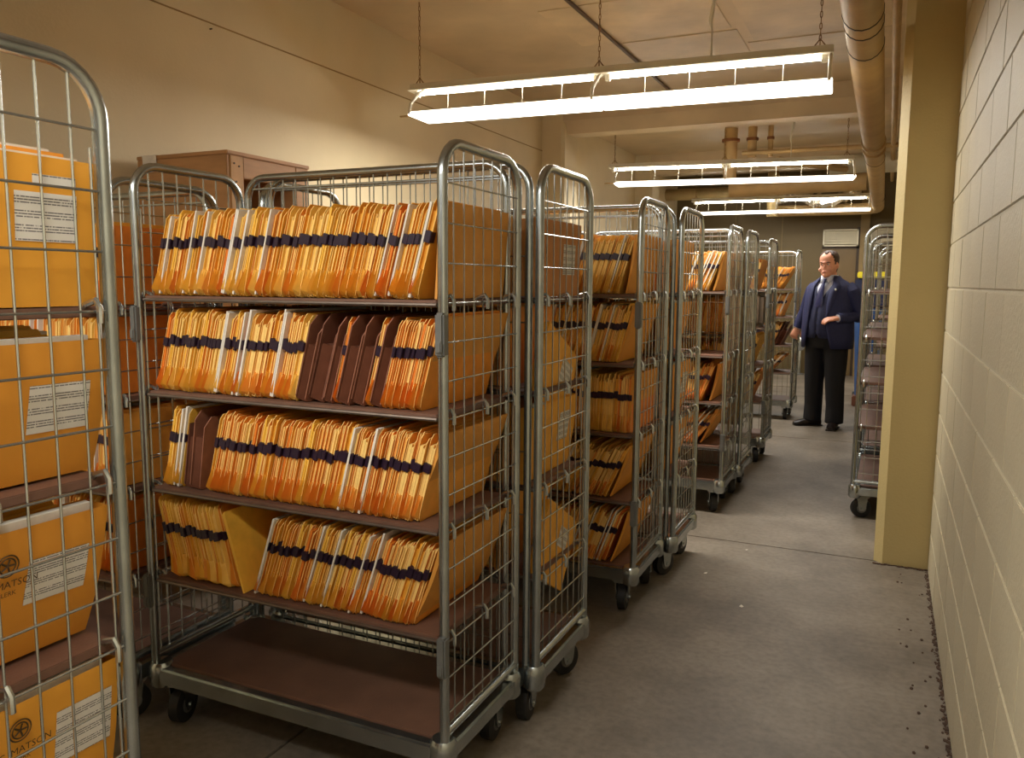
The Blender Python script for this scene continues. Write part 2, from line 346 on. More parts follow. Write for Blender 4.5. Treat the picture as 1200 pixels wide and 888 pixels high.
# ------------------------------------------------------------------ fluorescent fixtures
def fixture(xc, y0, y1, z, label, top=ZC, cord=False, L=2.46, power=1., tubes=True):
    ang = math.atan2(y1-y0, L)
    t = empty('ceiling_lamp', (xc, (y0+y1)/2, z), ang, label, 'lamp', 'hanging fluorescent lamps')
    h = L/2
    MB().bbox((-h, .05, .185), (h, .11, .225), .004).obj('spine', LAMPW, t)
    MB().prism([(.02, .180), (.03, .185), (.13, .185), (.14, .180), (.13, .177), (.03, .177)], -h, h, 'x').obj('reflector', LAMPW, t)
    for s in (-1, 1):
        a, b = (-h+.06, -.05) if s < 0 else (.05, h-.06)
        tb = MB().tube([(a, .08, .162), (b, .08, .162)], .009, 12).obj('tube', TUBE2 if tubes else LAMPW, t, True)
        for q in (a-.03, b): MB().bbox((q, .065, .14), (q+.03, .095, .18), .003).obj('socket', LAMPW, tb)
        c, d = (-h+.09, -.004) if s < 0 else (.004, h+.004)
        MB().bbox((c, -.14, -.014), (d, .14, .008), .004).obj('diffuser', TUBEM, t)
        MB().bbox((c, -.142, .008), (d, .142, .014), .002).obj('tray', LAMPW, t)
    for x in (-h+.1, 0, h-.012):
        MB().tube([(x, .08, .185), (x, .0, .15), (x, -.12, .06), (x, -.138, -.005)], .010, 8).obj('bracket', LAMPW, t, True)
    for i in range(1, 10):
        x = -h+L*i/10
        if i == 5: continue
        MB().tube([(x, .10, .18), (x, .09, .07), (x, .06, .012)], .002, 5).obj('louvre_wire', LAMPW, t)
    MB().tube([(-h-.03, -.02, .01), (-h+.1, -.02, .01)], .006, 6).obj('end_rod', PIPEP, t)
    # chains: alternate links
    for x in (-h+.06, -.02, h-.07):
        m = MB(); zz = .225; k = 0; dz = .03
        while zz < top-z:
            a = (dz*.62, 0, 0) if k % 2 else (0, dz*.62, 0)
            ring = [(x+(.006*math.cos(q) if k % 2 else 0), .08+(0 if k % 2 else .006*math.cos(q)), zz+dz/2+dz*.62*math.sin(q)) for q in [2*math.pi*i/8 for i in range(8)]]
            m.tube(ring, .0022, 4, closed=True); zz += dz; k += 1
        m.obj('chain', CHAIN, t)
        MB().tube([(x-.03, .08, .226), (x, .08, .265), (x+.03, .08, .226)], .004, 5).obj('chain_hook', CHAIN, t)
    if cord:
        MB().tube([(.63, .08, .19), (.63, .08, .36), (.62, .08, .42), (.655, .06, .62), (.66, .06, top-z)], [.005, .005, .011, .011, .011], 7).obj('power_cord', LAMPW, t, True)
    la = bpy.data.lights.new('fluorescent_light', 'AREA'); la.shape = 'RECTANGLE'; la.size = 2.3; la.size_y = .26
    la.energy = LAMP_W*power; la.color = LAMP_COL
    lo = bpy.data.objects.new('fluorescent_light', la); COL.objects.link(lo); lo.parent = t; lo.location = (.04, .0, -.022)
fixture(-1.4, .05, .05, 2.47, 'hanging fluorescent lamp over the sealed-folder cart', power=1.25, tubes=False)
fixture(-1.605, 4.55, 4.70, 2.46, L=2.54, label= 'long hanging fluorescent lamp between the shelf carts and the first ceiling beam', cord=True)
fixture(-1.60, 8.48, 8.83, 2.475, 'hanging fluorescent lamp just beyond the first ceiling beam', cord=True)
fixture(-1.54, 12.27, 12.37, 2.46, 'hanging fluorescent lamp closest to the far wall', power=.6)

# ------------------------------------------------------------------ cage carts
W, D, HT = 1.06, .44, 1.765
SH = [1.375, 1.085, .785, .495]          # shelf top heights
DECKZ = .205
_m = {}
def cached(key, fn):
    if key not in _m: _m[key] = fn()
    return _m[key]
def wire_len(L, r_=.0024):
    return cached(('w', round(L, 3), r_), lambda: MB().tube([(0, 0, 0), (0, 0, L)], r_, 6).mesh('wire', WIRE, True))
def arch_top(a, a0, a1, zt, rad):
    d = min(a-a0, a1-a)
    return zt if d >= rad else zt-rad+math.sqrt(max(0, rad*rad-(rad-d)**2))
def build_cart(name, loc, rz, label, group=None, fine=True, shelves=SH, mirror_front=False):
    """local frame: open front at -y, back mesh at +y, origin on the floor under the centre"""
    t = empty(name, loc, rz, label, 'cart', group)
    hw, hd = W/2, D/2
    def P(key, fn, pname, parent=None, **kw): return put(pname, cached(key, fn), parent or t, **kw)
    # base: welded channel with drooping round corners
    def base():
        m = MB()
        for s in (-1, 1):
            m.bbox((-hw, s*hd-.018, .145), (hw, s*hd+.018, .2), .006)
            m.bbox((s*hw-.018, -hd, .150), (s*hw+.018, hd, .198), .006)
        for sx in (-1, 1):
            for sy in (-1, 1):
                cx, cy = sx*(hw-.012), sy*(hd-.012)
                m.tube([(cx, cy, .130), (cx, cy, .142), (cx, cy, .2), (cx, cy, .212)], [.03, .038, .038, .03], 14)
        m.bbox((-.02, -hd, .15), (.02, hd, .18), .004)
        return m.mesh('base_frame', GALV, True)
    P('base', base, 'base_frame')
    P('deck', lambda: MB().bbox((-hw+.02, -hd+.018, DECKZ-.016), (hw-.02, hd-.018, DECKZ), .002).mesh('deck', DECK), 'deck')
    # casters
    for sx in (-1, 1):
        for sy in (-1, 1):
            def fork():
                m = MB(); m.bbox((-.04, -.04, .126), (.04, .04, .146), .004)
                for q in (-1, 1):
                    m.prism([(-.032, .128), (.032, .128), (.022, .06), (.014, .044), (-.014, .044), (-.022, .06)], q*.027-.002, q*.027+.002, 'x')
                m.cyl((0, 0, .058), .008, .066, 'x', 8)
                return m.mesh('caster', GALV)
            c = P('fork', fork, 'caster', loc=(sx*(hw-.055), sy*(hd-.05), 0), rot=(0, 0, random.uniform(-.5, .5)))
            P('wheel', lambda: MB().tube([(-.019, 0, .058), (-.016, 0, .058), (.016, 0, .058), (.019, 0, .058)], [.05, .058, .058, .05], 24).mesh('wheel', RUB, True), 'wheel', c)
            P('hub', lambda: MB().cyl((0, 0, .058), .028, .042, 'x', 16).mesh('hub', HUB, True), 'hub', c)
    # side panels
    r_, rad = .0135, .085
    for s in (-1, 1):
        sp = P('side%d' % s, lambda: MB().tube(arc_path(-hd, hd, HT, .2, rad, 'y', s*hw), r_, 10).tube([(s*hw, -hd, .232), (s*hw, hd, .232)], .013, 10).mesh('side_panel', GALV, True), 'side_panel')
        vs = [(-hd+D*(i+1)/8) for i in range(7)]
        hs = [z for z in [.285+.0985*i for i in range(15)] if z < HT-.06]
        if fine:
            for y in vs: put('wire', wire_len(round(arch_top(y, -hd, hd, HT, rad)-.235, 3)), sp, (s*hw, y, .235))
            for z in hs:
                put('wire', wire_len(D-.005), sp, (s*(hw+.0045), hd, z), (R(90), 0, 0))
            inner = wire_len(1.4)
            for y in (-hd+.022, hd-.022): put('wire', inner, sp, (s*hw, y, .235))
        else:
            def grid():
                m = MB()
                for y in vs: m.tube([(s*hw, y, .235), (s*hw, y, arch_top(y, -hd, hd, HT, rad))], .0024, 5)
                for z in hs: m.tube([(s*(hw+.0045), -hd, z), (s*(hw+.0045), hd, z)], .0024, 5)
                return m.mesh('wire_grid', WIRE, True)
            P('sgrid%d' % s, grid, 'wire_grid', sp)
    # back panel
    bp = P('back', lambda: MB().tube(arc_path(-hw+.035, hw-.035, HT+.005, .2, .075, 'x', hd), .0125, 10).tube([(-hw+.05, hd, HT-.032), (hw-.05, hd, HT-.032)], .004, 6).mesh('back_panel', GALV, True), 'back_panel')
    nb = 18; xs = [-hw+.035+(W-.07)*(i+1)/(nb+1) for i in range(nb)]
    bz = [.3+.2*i for i in range(7)]
    if fine:
        for x in xs: put('wire', wire_len(round(arch_top(x, -hw+.035, hw-.035, HT, .075)-.2, 3)), bp, (x, hd, .2))
        for z in bz: put('wire', wire_len(W-.08), bp, (-hw+.04, hd+.0045, z), (0, R(90), 0))
    else:
        def bgrid():
            m = MB()
            for x in xs: m.tube([(x, hd, .2), (x, hd, HT-.01)], .0024, 5)
            for z in bz: m.tube([(-hw+.04, hd+.0045, z), (hw-.04, hd+.0045, z)], .0024, 5)
            return m.mesh('wire_grid', WIRE, True)
        P('bgrid', bgrid, 'wire_grid', bp)
    # shelves hooked on the side wires
    for z in shelves:
        s_ = P('shelf', lambda: MB().bbox((-hw+.022, -hd+.006, -.017), (hw-.022, hd-.025, 0), .002).mesh('shelf', DECK), 'shelf', loc=(0, 0, z))
        P('rim', lambda: MB().tube([(-hw+.02, -hd+.003, -.012), (hw-.02, -hd+.003, -.012)], .0055, 8).tube([(-hw+.02, hd-.02, -.01), (hw-.02, hd-.02, -.01)], .006, 8).mesh('rim', RAIL, True), 'rim', s_)
        for s in (-1, 1):
            for y in (-hd+.03, 0, hd-.04):
                P('hook%d' % s, lambda: MB().tube([(s*(hw-.035), 0, -.012), (s*(hw-.02), 0, .004), (s*(hw+.006), 0, .012), (s*(hw+.014), 0, .0), (s*(hw+.014), 0, -.026)], .0055, 7).mesh('shelf_hook', WIRE, True), 'shelf_hook', s_, loc=(0, y, 0))
    for s in ((-1, 1) if rz == 0 else ()):
        for z in (1.29, .45):
            P('latch', lambda: MB().bbox((-.013, -.018, -.055), (.013, .012, .055), .005).bbox((-.008, -.024, -.045), (.01, -.015, -.015), .003).mesh('latch', LATCH), 'latch', loc=(s*(hw+.002), -hd-.008, z))
    return t
CARTS = {}
def cart(key, xr, y0, facing, label, name='cage_cart', fine=True, group='rolling cage carts', shelves=SH):
    """xr: world x of its right side; y0: near edge"""
    loc = (xr-W/2, y0+D/2, 0); rz = 0 if facing < 0 else math.pi
    t = build_cart(name, loc, rz, label, group, fine, shelves); CARTS[key] = (t, loc, rz)
    if key == 'L': t.scale.z = .975
    return t
cart('Z', -1.20, .52, 1, 'cage cart of sealed folders with typed sheets, across the aisle from the empty-decked cart')
cart('A', -1.005, 1.755, -1, 'cage cart with four full folder shelves and an empty brown bottom deck')
cart('L', -2.125, 1.70, -1, 'cage cart squeezed between the left wall and the empty-decked cart', fine=False)
cart('B', -.955, 2.25, 1, 'cage cart back to back with the empty-decked cart, a folder slumped inside it')
cart('C', -.935, 3.255, -1, 'cage cart with five packed rows of folders, one of them on its deck')
cart('D', -.885, 3.755, 1, 'cage cart back to back with the five-row cart')
cart('E', -.885, 4.99, -1, 'cage cart with sparse leaning folders and a bare deck halfway down the row', fine=False, shelves=[1.375, .985, .695, .42])
cart('F', -.86, 5.49, 1, 'cage cart back to back with the sparsely filled cart', fine=False)
cart('G', -.86, 6.58, -1, 'cage cart with a big grey-brown bundle on its second shelf', fine=False)
cart('H', -.885, 8.86, -1, 'cage cart that the man in the suit rests his hand on', fine=False, shelves=[1.375, 1.085, .785, .495])
# empty carts parked end-on behind the pillar
for key, y0, lab in (('R', 5.25, 'empty cage cart parked end-on right behind the pillar'), ('R2', 6.42, 'empty cage cart parked behind the first empty cart'), ('R3', 8.4, 'empty cage cart parked beyond the second empty cart')):
    xr = .30 if key != 'R3' else .34
    t = build_cart('cage_cart', (xr-D/2, y0+W/2, 0), -math.pi/2, lab, 'empty cage carts by the pillar', key == 'R', shelves=[1.38, 1.11, .84, .57])

# ------------------------------------------------------------------ folders
FH, FD = .252, .385
def folder_mesh(t, h, style, colour, rnd):
    """x thickness 0..t, y depth 0 (front edge)..FD, z height.  returns cover, gusset, papers, tape meshes"""
    s = .0016
    side = [(.014, 0), (FD, 0), (FD, h), (.012, h), (.002, h-.014), (.0, .03), (.004, .01)]
    c = MB()
    n = len(side)
    for x0, dh in ((0, 0), (t-s, -rnd.uniform(0, .008))):
        poly = [(y, z+(dh if z > h*.5 else 0)) for y, z in side]
        vs = [(x0, *p) for p in poly]+[(x0+s, *p) for p in poly]
        fs = [tuple(range(n)), tuple(range(2*n-1, n-1, -1))]+[(i, i+n, (i+1) % n+n, (i+1) % n) for i in range(n)]
        c.add(vs, fs, [0, 0]+[1]*n)
    c.box((0, .014, 0), (t, FD, .002))
    cover = c.mesh('case_folder', [colour, EDGE])
    g = MB()     # pointed gusset tongue closing the lower part of the front edge
    zt = h*.29
    for a, b in (((s, t/2)), ((t/2, t-s))):
        mid = (a+b)/2; d = .017
        g.add([(a, .004, zt), (mid, -.002, zt+.004), (b, .004, zt), (a, .004, .012), (mid, -d*.9, .02), (b, .004, .012), (mid, .006, .001)],
              [(0, 1, 4, 3), (1, 2, 5, 4), (3, 4, 6), (4, 5, 6)], 0)
        g.add([(a, .004, zt), (mid, -.002, zt+.004), (b, .004, zt), (a, .04, zt), (b, .04, zt)], [(0, 3, 4, 2, 1)], 0)
    gus = g.mesh('gusset', [colour])
    p = MB()
    wx = -.0005; k = max(1, int(t/.006)); wd = (t-2*s)/k
    for i in range(k):
        x0 = s+i*wd+.0003; x1 = s+(i+1)*wd-.0008
        y0 = rnd.uniform(.002, .012); hh = h*rnd.uniform(.86, .985)
        white = style == 'paper' and i < max(1, int(k*.65))
        if white: hh = h*rnd.uniform(.97, 1.02); y0 = -.0065; wx = x1
        p.box((x0, y0, .004), (x1, FD-.01, hh), 2 if white else (1 if rnd.random() < .35 else 0))
    pap = p.mesh('papers', [colour, EDGE, PAPER])
    z0 = h*rnd.uniform(.565, .59); th = h*rnd.uniform(.10, .12)
    tape = MB().bbox((min(wx, t-.004), -.005, z0), (t+.0005, .02, z0+th), .0012).mesh('tape_band', TAPE)
    return cover, gus, pap, tape
def brown_mesh(t, h, rnd, colour):
    """expanding wallet: two stiff covers and pleated gusset front"""
    c = MB(); s = .003
    for x0, hh in ((0, h), (t-s, h*.93)):
        c.prism([(.01, 0), (FD, 0), (FD, hh), (.03, hh), (.004, hh-.03), (0, .01)], x0, x0+s, 'x')
    c.box((0, .01, 0), (t, FD, .003))
    cover = c.mesh('wallet_folder', colour)
    k = max(2, int(t/.009)); vs = []; fs = []; zt = h*.66
    for i in range(2*k+1):
        x = s+(t-2*s)*i/(2*k); y = .002 if i % 2 else .016
        vs += [(x, y, .002), (x, y+.006, zt)]
    for i in range(2*k): fs.append((2*i, 2*i+2, 2*i+3, 2*i+1))
    m = MB().add(vs, fs); m.box((s, .02, .004), (t-s, FD-.01, zt-.004))
    return cover, m.mesh('pleats', BRN[1])
RND = random.Random(5)
VAR = {}
def variant(kind, fam):
    """pick one of a few shared folder meshes of a colour family"""
    i = RND.randrange(7); key = (kind, fam, i)
    if key not in VAR:
        rr = random.Random(hash((kind == 'paper', fam == 'y', i)) & 0xffff)
        if fam == 'b':
            t = (.030, .042, .024, .036, .05, .028, .034)[i]; h = .24+.015*rr.random(); VAR[key] = (t, h, brown_mesh(t, h, rr, BRN[i % 2]))
        else:
            t = (.0085, .011, .013, .015, .0175, .021, .0125)[i]; h = FH+rr.uniform(-.012, .008)
            if kind == 'paper': t *= 1.3
            if fam == 'y': col = YEL[i % 3]
            else: col = ORA[i % 3]
            VAR[key] = (t, h, folder_mesh(t, h, kind, col, rr))
    return VAR[key]
STUFF = []      # (matrix, meshes) of folders past the individual limit
N_IND = [0]
def place(M, v, label, cat, group, individual, fam, kind):
    t, h, ms = v
    if not individual: STUFF.append((M, ms)); return
    nm = 'wallet_folder' if fam == 'b' else 'case_folder'
    o = put(nm, ms[0], None, label=label, cat=cat, group=group); o.matrix_world = M; N_IND[0] += 1
    for m in ms[1:]:
        if m.name.startswith('tape') and kind == 'notape': continue
        put(m.name.split('.')[0], m, o)
    return o
DESC = {('y', 'plain'): 'gold taped case folder', ('o', 'plain'): 'orange taped case folder',
        ('y', 'paper'): 'gold case folder with white papers', ('o', 'paper'): 'orange case folder with white papers',
        ('b', 'plain'): 'dark brown pleated wallet folder'}
def nth(n):
    return '%d%s' % (n, 'th' if 10 <= n % 100 <= 20 else {1: 'st', 2: 'nd', 3: 'rd'}.get(n % 10, 'th'))
def row(ckey, z, segs, where=None, individual=True, yoff=.016, jit=.016):
    """segs: list of (x0, x1, lean degrees, chooser) in cart coordinates; leaning right for positive"""
    t, loc, rz = CARTS[ckey]
    CM = Matrix.Translation(loc) @ Matrix.Rotation(rz, 4, 'Z'); made = []
    for x0, x1, lean, pick in segs:
        x = x0
        while True:
            f = pick((x-x0)/max(.001, x1-x0)); fam, kind = f
            v = variant(kind, fam); a = R(lean+RND.uniform(-.5, .5))
            step = v[0]/math.cos(R(lean))+.0012
            if x+step > x1: break
            # pivot on the lower corner that touches the shelf
            ca, sa = math.cos(a), math.sin(a)
            zz = z+.001+(v[0]*sa if a > 0 else 0)
            M = CM @ Matrix.Translation((x, -D/2+yoff+RND.uniform(0, jit), zz)) @ Matrix.Rotation(a, 4, 'Y')
            o = place(M, v, 'folder', 'folder', 'folders on the %s shelf of the %s cart' % where if where else None, individual, fam, kind)
            made.append((o, DESC[(fam, kind)]))
            x += step
    if individual:      # counted from the broad folder at the end of the same shelf
        if rz == 0: made.reverse()
        for k, (o, d) in enumerate(made):
            o['label'] = '%s, %s from the end folder, %s shelf, %s cart' % (d, nth(k+1), where[0], where[1])
def picker(py, pw, brown=()):
    """probability of yellow as function of position, of white papers; brown spans"""
    def f(u):
        for a, b in brown:
            if a <= u <= b and RND.random() < .8: return ('b', 'plain')
        p = py(u) if callable(py) else py
        return ('y' if RND.random() < p else 'o', 'paper' if RND.random() < pw else 'plain')
    return f
hw = W/2
A1, A2_, A3, A4 = ((s, 'empty-decked') for s in ('top', 'second', 'third', 'fourth'))
row('A', SH[0], [(-hw+.03, hw-.085, 16, picker(.8, .16))], A1)
row('A', SH[1], [(-hw+.03, hw-.085, 15, picker(lambda u: .8-.75*u, .10, ((.56, .86),)))], A2_)
row('A', SH[2], [(-hw+.05, -hw+.12, 12, picker(.4, .45)), (-hw+.12, -hw+.22, 8, lambda u: ('b', 'plain')), (-hw+.225, hw-.085, 15, picker(lambda u: .35-.3*u, .10))], A3)
row('A', SH[3], [(-hw+.075, -hw+.34, -15, picker(.75, .08)), (-hw+.40, hw-.095, 19, picker(lambda u: .7-.5*u, .14))], A4)
# the five-row cart: two upper rows one by one, the rest joined
row('C', SH[0], [(-hw+.25, hw-.09, 17, picker(.75, .14))], ('top', 'five-row'), individual=True)
row('C', SH[1], [(-hw+.03, hw-.09, 15, picker(.5, .10))], None, False)
row('C', SH[2], [(-hw+.03, hw-.02, 2, picker(.7, .05))], None, False)
row('C', SH[3], [(-hw+.03, hw-.13, 25, picker(.6, .10))], None, False)
row('C', DECKZ, [(-hw+.05, hw-.12, 20, picker(.4, .10))], None, False)
row('L', SH[0]*.975+.002, [(-hw+.4, hw-.06, 8, picker(.3, .1))], None, False)
row('L', SH[1]*.975+.002, [(-hw+.4, hw-.05, 6, picker(.2, .1))], None, False)
row('L', SH[2]*.975+.002, [(-hw+.4, hw-.05, 6, picker(.2, .1))], None, False)
row('L', SH[3]*.975+.002, [(-hw+.4, hw-.05, 6, picker(.2, .1))], None, False)
for z in SH: row('B', z, [(-hw+.15, hw-.05, -8, picker(.5, .12))], None, False)
for z, l in zip(SH, (-12, -10, -6, -8)): row('D', z, [(-hw+.17, hw-.1, l, picker(.5, .1))], None, False)
row('E', 1.375, [(-hw+.4, hw-.12, 22, picker(.4, .6))], None, False)
row('E', .985, [(-.2, -.1, 10, picker(.3, .1))], None, False)
row('E', .695, [(-.1, hw-.13, 20, picker(.1, .1))], None, False)
row('E', .42, [(0, hw-.18, 38, picker(.1, .3))], None, False)
for z in SH[:3]: row('F', z, [(-hw+.15, .2, -8, picker(.5, .1))], None, False)
row('G', SH[0], [(-hw+.3, hw-.1, 14, picker(.3, .4, ((.6, .9),)))], None, False)
row('G', SH[2], [(-.2, hw-.12, 18, picker(.1, .1, ((.3, .9),)))], None, False)
row('G', SH[3], [(-.2, hw-.12, 22, picker(.3, .1, ((.3, .9),)))], None, False)
row('H', SH[0], [(-.1, hw-.14, 30, picker(.8, .1))], None, False)
row('H', SH[1], [(-.1, hw-.12, 20, picker(.3, .3))], None, False)
row('H', SH[2], [(-.1, hw-.12, 24, picker(.2, .35, ((.8, 1),)))], None, False)
row('H', SH[3], [(.2, hw-.2, 42, picker(.6, .3))], None, False)

# folders seen broadside through the mesh: printed face, address sheet, seal, lettering
def text_mesh(txt, size):
    cu = bpy.data.curves.new('lettering', 'FONT'); cu.body = txt; cu.size = size; cu.align_x = 'CENTER'; cu.resolution_u = 2
    o = bpy.data.objects.new('lettering', cu); COL.objects.link(o)
    dg = bpy.context.evaluated_depsgraph_get(); me = bpy.data.meshes.new_from_object(o.evaluated_get(dg))
    bpy.data.objects.remove(o); bpy.data.curves.remove(cu)
    me.materials.clear(); me.materials.append(INK); return me
TXT = {}
def wide_folder(ckey, z, xloc, lean, colour, label, sheet=None, seal=False, sheet2=False, t=.03, h=.25, bow=.02, ylen=.37, roll=0., wave=True, paper=True, y0=None, group=None, flip=1):
    """a full pocket folder whose broad face looks to world +x.  world-aligned, origin at lower near edge"""
    _, loc, rz = CARTS[ckey]
    yc = loc[1]-ylen/2 if y0 is None else y0
    # face grid: bows inward towards the bottom
    ny, nz = 8, 8; m = MB()
    def X(j, i):
        u = j/nz; v = i/ny
        return -bow*(1-u)**2*1.6 + .004*math.sin(v*6+1)*(1 if wave else 0)*(1-abs(2*u-1))
    vs = []
    for side in (0, 1):
        for j in range(nz+1):
            for i in range(ny+1):
                hh = h*(j/nz); 
                if side == 1: hh *= .97
                vs.append((X(j, i)-(t*(.5+.5*j/nz) if side else 0), ylen*i/ny, hh))
    N = (nz+1)*(ny+1); fs = []
    for side in (0, 1):
        for j in range(nz):
            for i in range(ny):
                a = side*N+j*(ny+1)+i; q = (a, a+1, a+ny+2, a+ny+1); fs.append(q if side == 0 else q[::-1])
    for j in range(nz):
        for i in (0, ny):
            a = j*(ny+1)+i; fs.append((a, a+ny+1, a+ny+1+N, a+N))
    for i in range(ny): fs.append((i, i+1, i+1+N, i+N))
    m.add(vs, fs)
    o = m.obj('pocket_folder', colour, smooth=True, label=label, cat='folder', group=group)
    o.matrix_world = Matrix.Translation((xloc, yc, z+.002)) @ Matrix.Rotation(roll, 4, 'X') @ Matrix.Rotation(R(lean), 4, 'Y')
    def slab(o0, o1, ya, yb, za, zb):
        q = MB(); k = 5; vs = []; fs = []
        for j in range(k+1):
            zz = za+(zb-za)*j/k; u = min(1, zz/h); f = (.5+.5*u)
            xb = -bow*(1-u)**2*1.6
            vs += [(xb-o0*f, ya, zz), (xb-o0*f, yb, zz), (xb-o1*f, yb, zz), (xb-o1*f, ya, zz)]
        for j in range(k):
            for c in range(4): d = (c+1) % 4; fs.append((4*j+c, 4*j+d, 4*j+4+d, 4*j+4+c))
        fs += [(0, 1, 2, 3), tuple(4*k+c for c in range(4))]
        return q.add(vs, fs)
    slab(t*.55, t*.88, .01, ylen-.012, .01, h*.955).obj('inner_folders', EDGE, o)
    if paper: slab(t*.3, t*.5, .006, ylen-.02, .01, h*1.02).obj('papers', PAPER, o)
    def bowed(y0_, z0_, y1_, z1_, off):
        vs = []; fs = []; k = 6
        for j in range(k+1):
            zz = z0_+(z1_-z0_)*j/k; u = zz/h
            for i in range(k+1):
                yy = y0_+(y1_-y0_)*i/k; v = yy/ylen
                vs.append((-bow*(1-u)**2*1.6+.004*math.sin(v*6+1)*(1 if wave else 0)*(1-abs(2*u-1))+off, yy, zz))
        for j in range(k):
            for i in range(k): a = j*(k+1)+i; fs.append((a, a+1, a+k+2, a+k+1))
        return MB().add(vs, fs)
    if sheet: bowed(*sheet, .0012).obj('address_sheet', SHEET, o)
    if sheet2: bowed(*sheet2, .0010).obj('typed_strip', SHEET, o)
    if seal:
        sy, sz, sr = seal; rm = MB()
        for rr_ in (sr, sr*.72):
            rm.tube([(.0015-bow*(1-sz/h)**2*1.6, sy+rr_*math.cos(q), sz+rr_*math.sin(q)) for q in [2*math.pi*i/24 for i in range(24)]], .0012, 4, closed=True)
        for q in range(5):
            a = q*2*math.pi/5
            rm.tube([(.0015-bow*(1-sz/h)**2*1.6, sy, sz), (.0015-bow*(1-sz/h)**2*1.6, sy+sr*.6*math.cos(a), sz+sr*.6*math.sin(a))], .0016, 4)
        rm.obj('seal', INK, o)
        for k, (txt, sc) in enumerate((('R C. MATSON', .017), ('CLERK', .011))):
            me = TXT.setdefault(txt, text_mesh(txt, sc))
            put('lettering', me, o, (.004-bow*(1-(sz-.04)/h)**2*1.6, sy, sz-sr-.02-.014*k), (R(90), 0, R(90)))
    return o
xz = -1.20
FACE = [mat('folder_face_a', (232, 162, 52), .6, 0, .05, 10), mat('folder_face_b', (226, 152, 50), .6, 0, .05, 10)]
wide_folder('Z', SH[0], xz-.022, 2, FACE[0], 'golden pocket folder on the top shelf with a large typed sheet and a typed strip', (.281, .103, .386, .179), False, (.311, .19, .385, .207), .045, .235, .004, .42, wave=False, y0=.535)
wide_folder('Z', SH[0], xz-.075, 2, FACE[1], 'golden pocket folder rising behind the sheeted folder on the sealed-folder cart', t=.03, h=.252, bow=.0, ylen=.405, y0=.535, wave=False)
wide_folder('Z', SH[1], xz-.034, 5, FACE[1], 'golden pocket folder on the second shelf with a square typed sheet', (.292, .085, .397, .166), False, False, .06, .235, .02, .425, y0=.535)
wide_folder('Z', SH[2], xz-.056, 10, FACE[1], 'golden pocket folder with seal and typed sheet, leaning outward on the third shelf', (.274, .106, .38, .188), (.237, .192, .018), False, .06, .25, .02, .41, y0=.535)
wide_folder('Z', SH[3], xz-.042, 5, FACE[0], 'golden pocket folder with seal and typed sheet on the fourth shelf', (.303, .105, .407, .205), (.239, .208, .018), False, .055, .255, .01, .42, y0=.535)
for z, n in zip(SH, ('top', 'second', 'third', 'fourth')):
    row('Z', z, [(-hw+.16, -hw+.46, -10, picker(.9, .2))], (n, 'sealed-folder'), individual=True)
    row('Z', z, [(-hw+.47, hw-.05, -12, picker(.9, .12))], None, False)
OB = mat('folder_face_orange', (222, 154, 66), .6, 0, .06, 12)
for z, n, ln, bw in zip(SH, ('top', 'second', 'third', 'fourth'), (3, 12, 14, 15), (.004, .03, .03, .02)):
    wide_folder('A', z, -1.005-.018-.25*math.sin(R(ln)), ln, OB, 'orange end folder leaning on the mesh on the %s shelf of the empty-decked cart' % n, t=.014, h=.25 if n != 'top' else .245, bow=bw, ylen=.385, y0=1.79, wave=False, paper=False)
wide_folder('A', SH[3], -1.005-W+.372, -16, YEL[0], 'bare golden folder face closing the left-leaning bunch on the fourth shelf', t=.012, h=.25, bow=.0, ylen=.385, y0=1.765, wave=False, paper=False)
wide_folder('B', SH[0], -.985, 2, mat('folder_tan', (196, 128, 58), .6, 0, .06, 12), 'tan pocket folder with typed sheet on the top shelf behind the empty-decked cart', (.24, .07, .35, .17), t=.05, h=.24, bow=.0, ylen=.4, y0=2.265, wave=False)
wide_folder('B', SH[1], -.99, 2, YEL[1], 'golden folder slumped diagonally on the second shelf behind the empty-decked cart', (.17, .09, .27, .19), t=.03, h=.24, bow=.0, ylen=.3, y0=2.29, roll=R(-28), wave=False)
wide_folder('B', SH[2], -1.0, 5, YEL[1], 'golden pocket folder with typed sheet on the third shelf behind the empty-decked cart', (.24, .1, .33, .2), t=.05, h=.25, bow=.01, ylen=.385, y0=2.27)
wide_folder('B', SH[3], -.99, 3, YEL[1], 'golden folder slumped diagonally on the fourth shelf behind the empty-decked cart', (.15, .13, .24, .2), t=.03, h=.25, bow=.0, ylen=.3, y0=2.29, roll=R(-30), wave=False)
for z, n, ln in zip(SH+[DECKZ], ('top', 'second', 'third', 'fourth', 'deck'), (6, 14, 3, 18, 16)):
    wide_folder('C', z, -.935-.02-.25*math.sin(R(ln)), ln, FACE[1], 'golden end folder against the mesh on the %s %sof the five-row cart' % (n, '' if n == 'deck' else 'shelf '), t=.014, h=.25, bow=.01, ylen=.37, y0=3.285, wave=False, paper=False)
for z, n, ln in zip(SH, ('top', 'second', 'third', 'fourth'), (4, 12, 3, 8)):
    wide_folder('D', z, -.885-.03-.25*math.sin(R(ln)), ln, FACE[1], 'golden end folder on the %s shelf of the cart behind the five-row cart' % n, (.24, .08, .34, .19) if n in ('third', 'fourth') else None, t=.05, h=.25, bow=.015, ylen=.38, y0=3.785)
for z, n, ln in ((1.375, 'top', 8), (.695, 'third', 8), (.42, 'fourth', 20)):
    wide_folder('E', z, -.885-.03-.25*math.sin(R(ln)), ln, OB, 'orange end folder on the %s shelf of the sparsely filled cart' % n, t=.02, h=.24, bow=.015, ylen=.37, y0=5.03, wave=False)
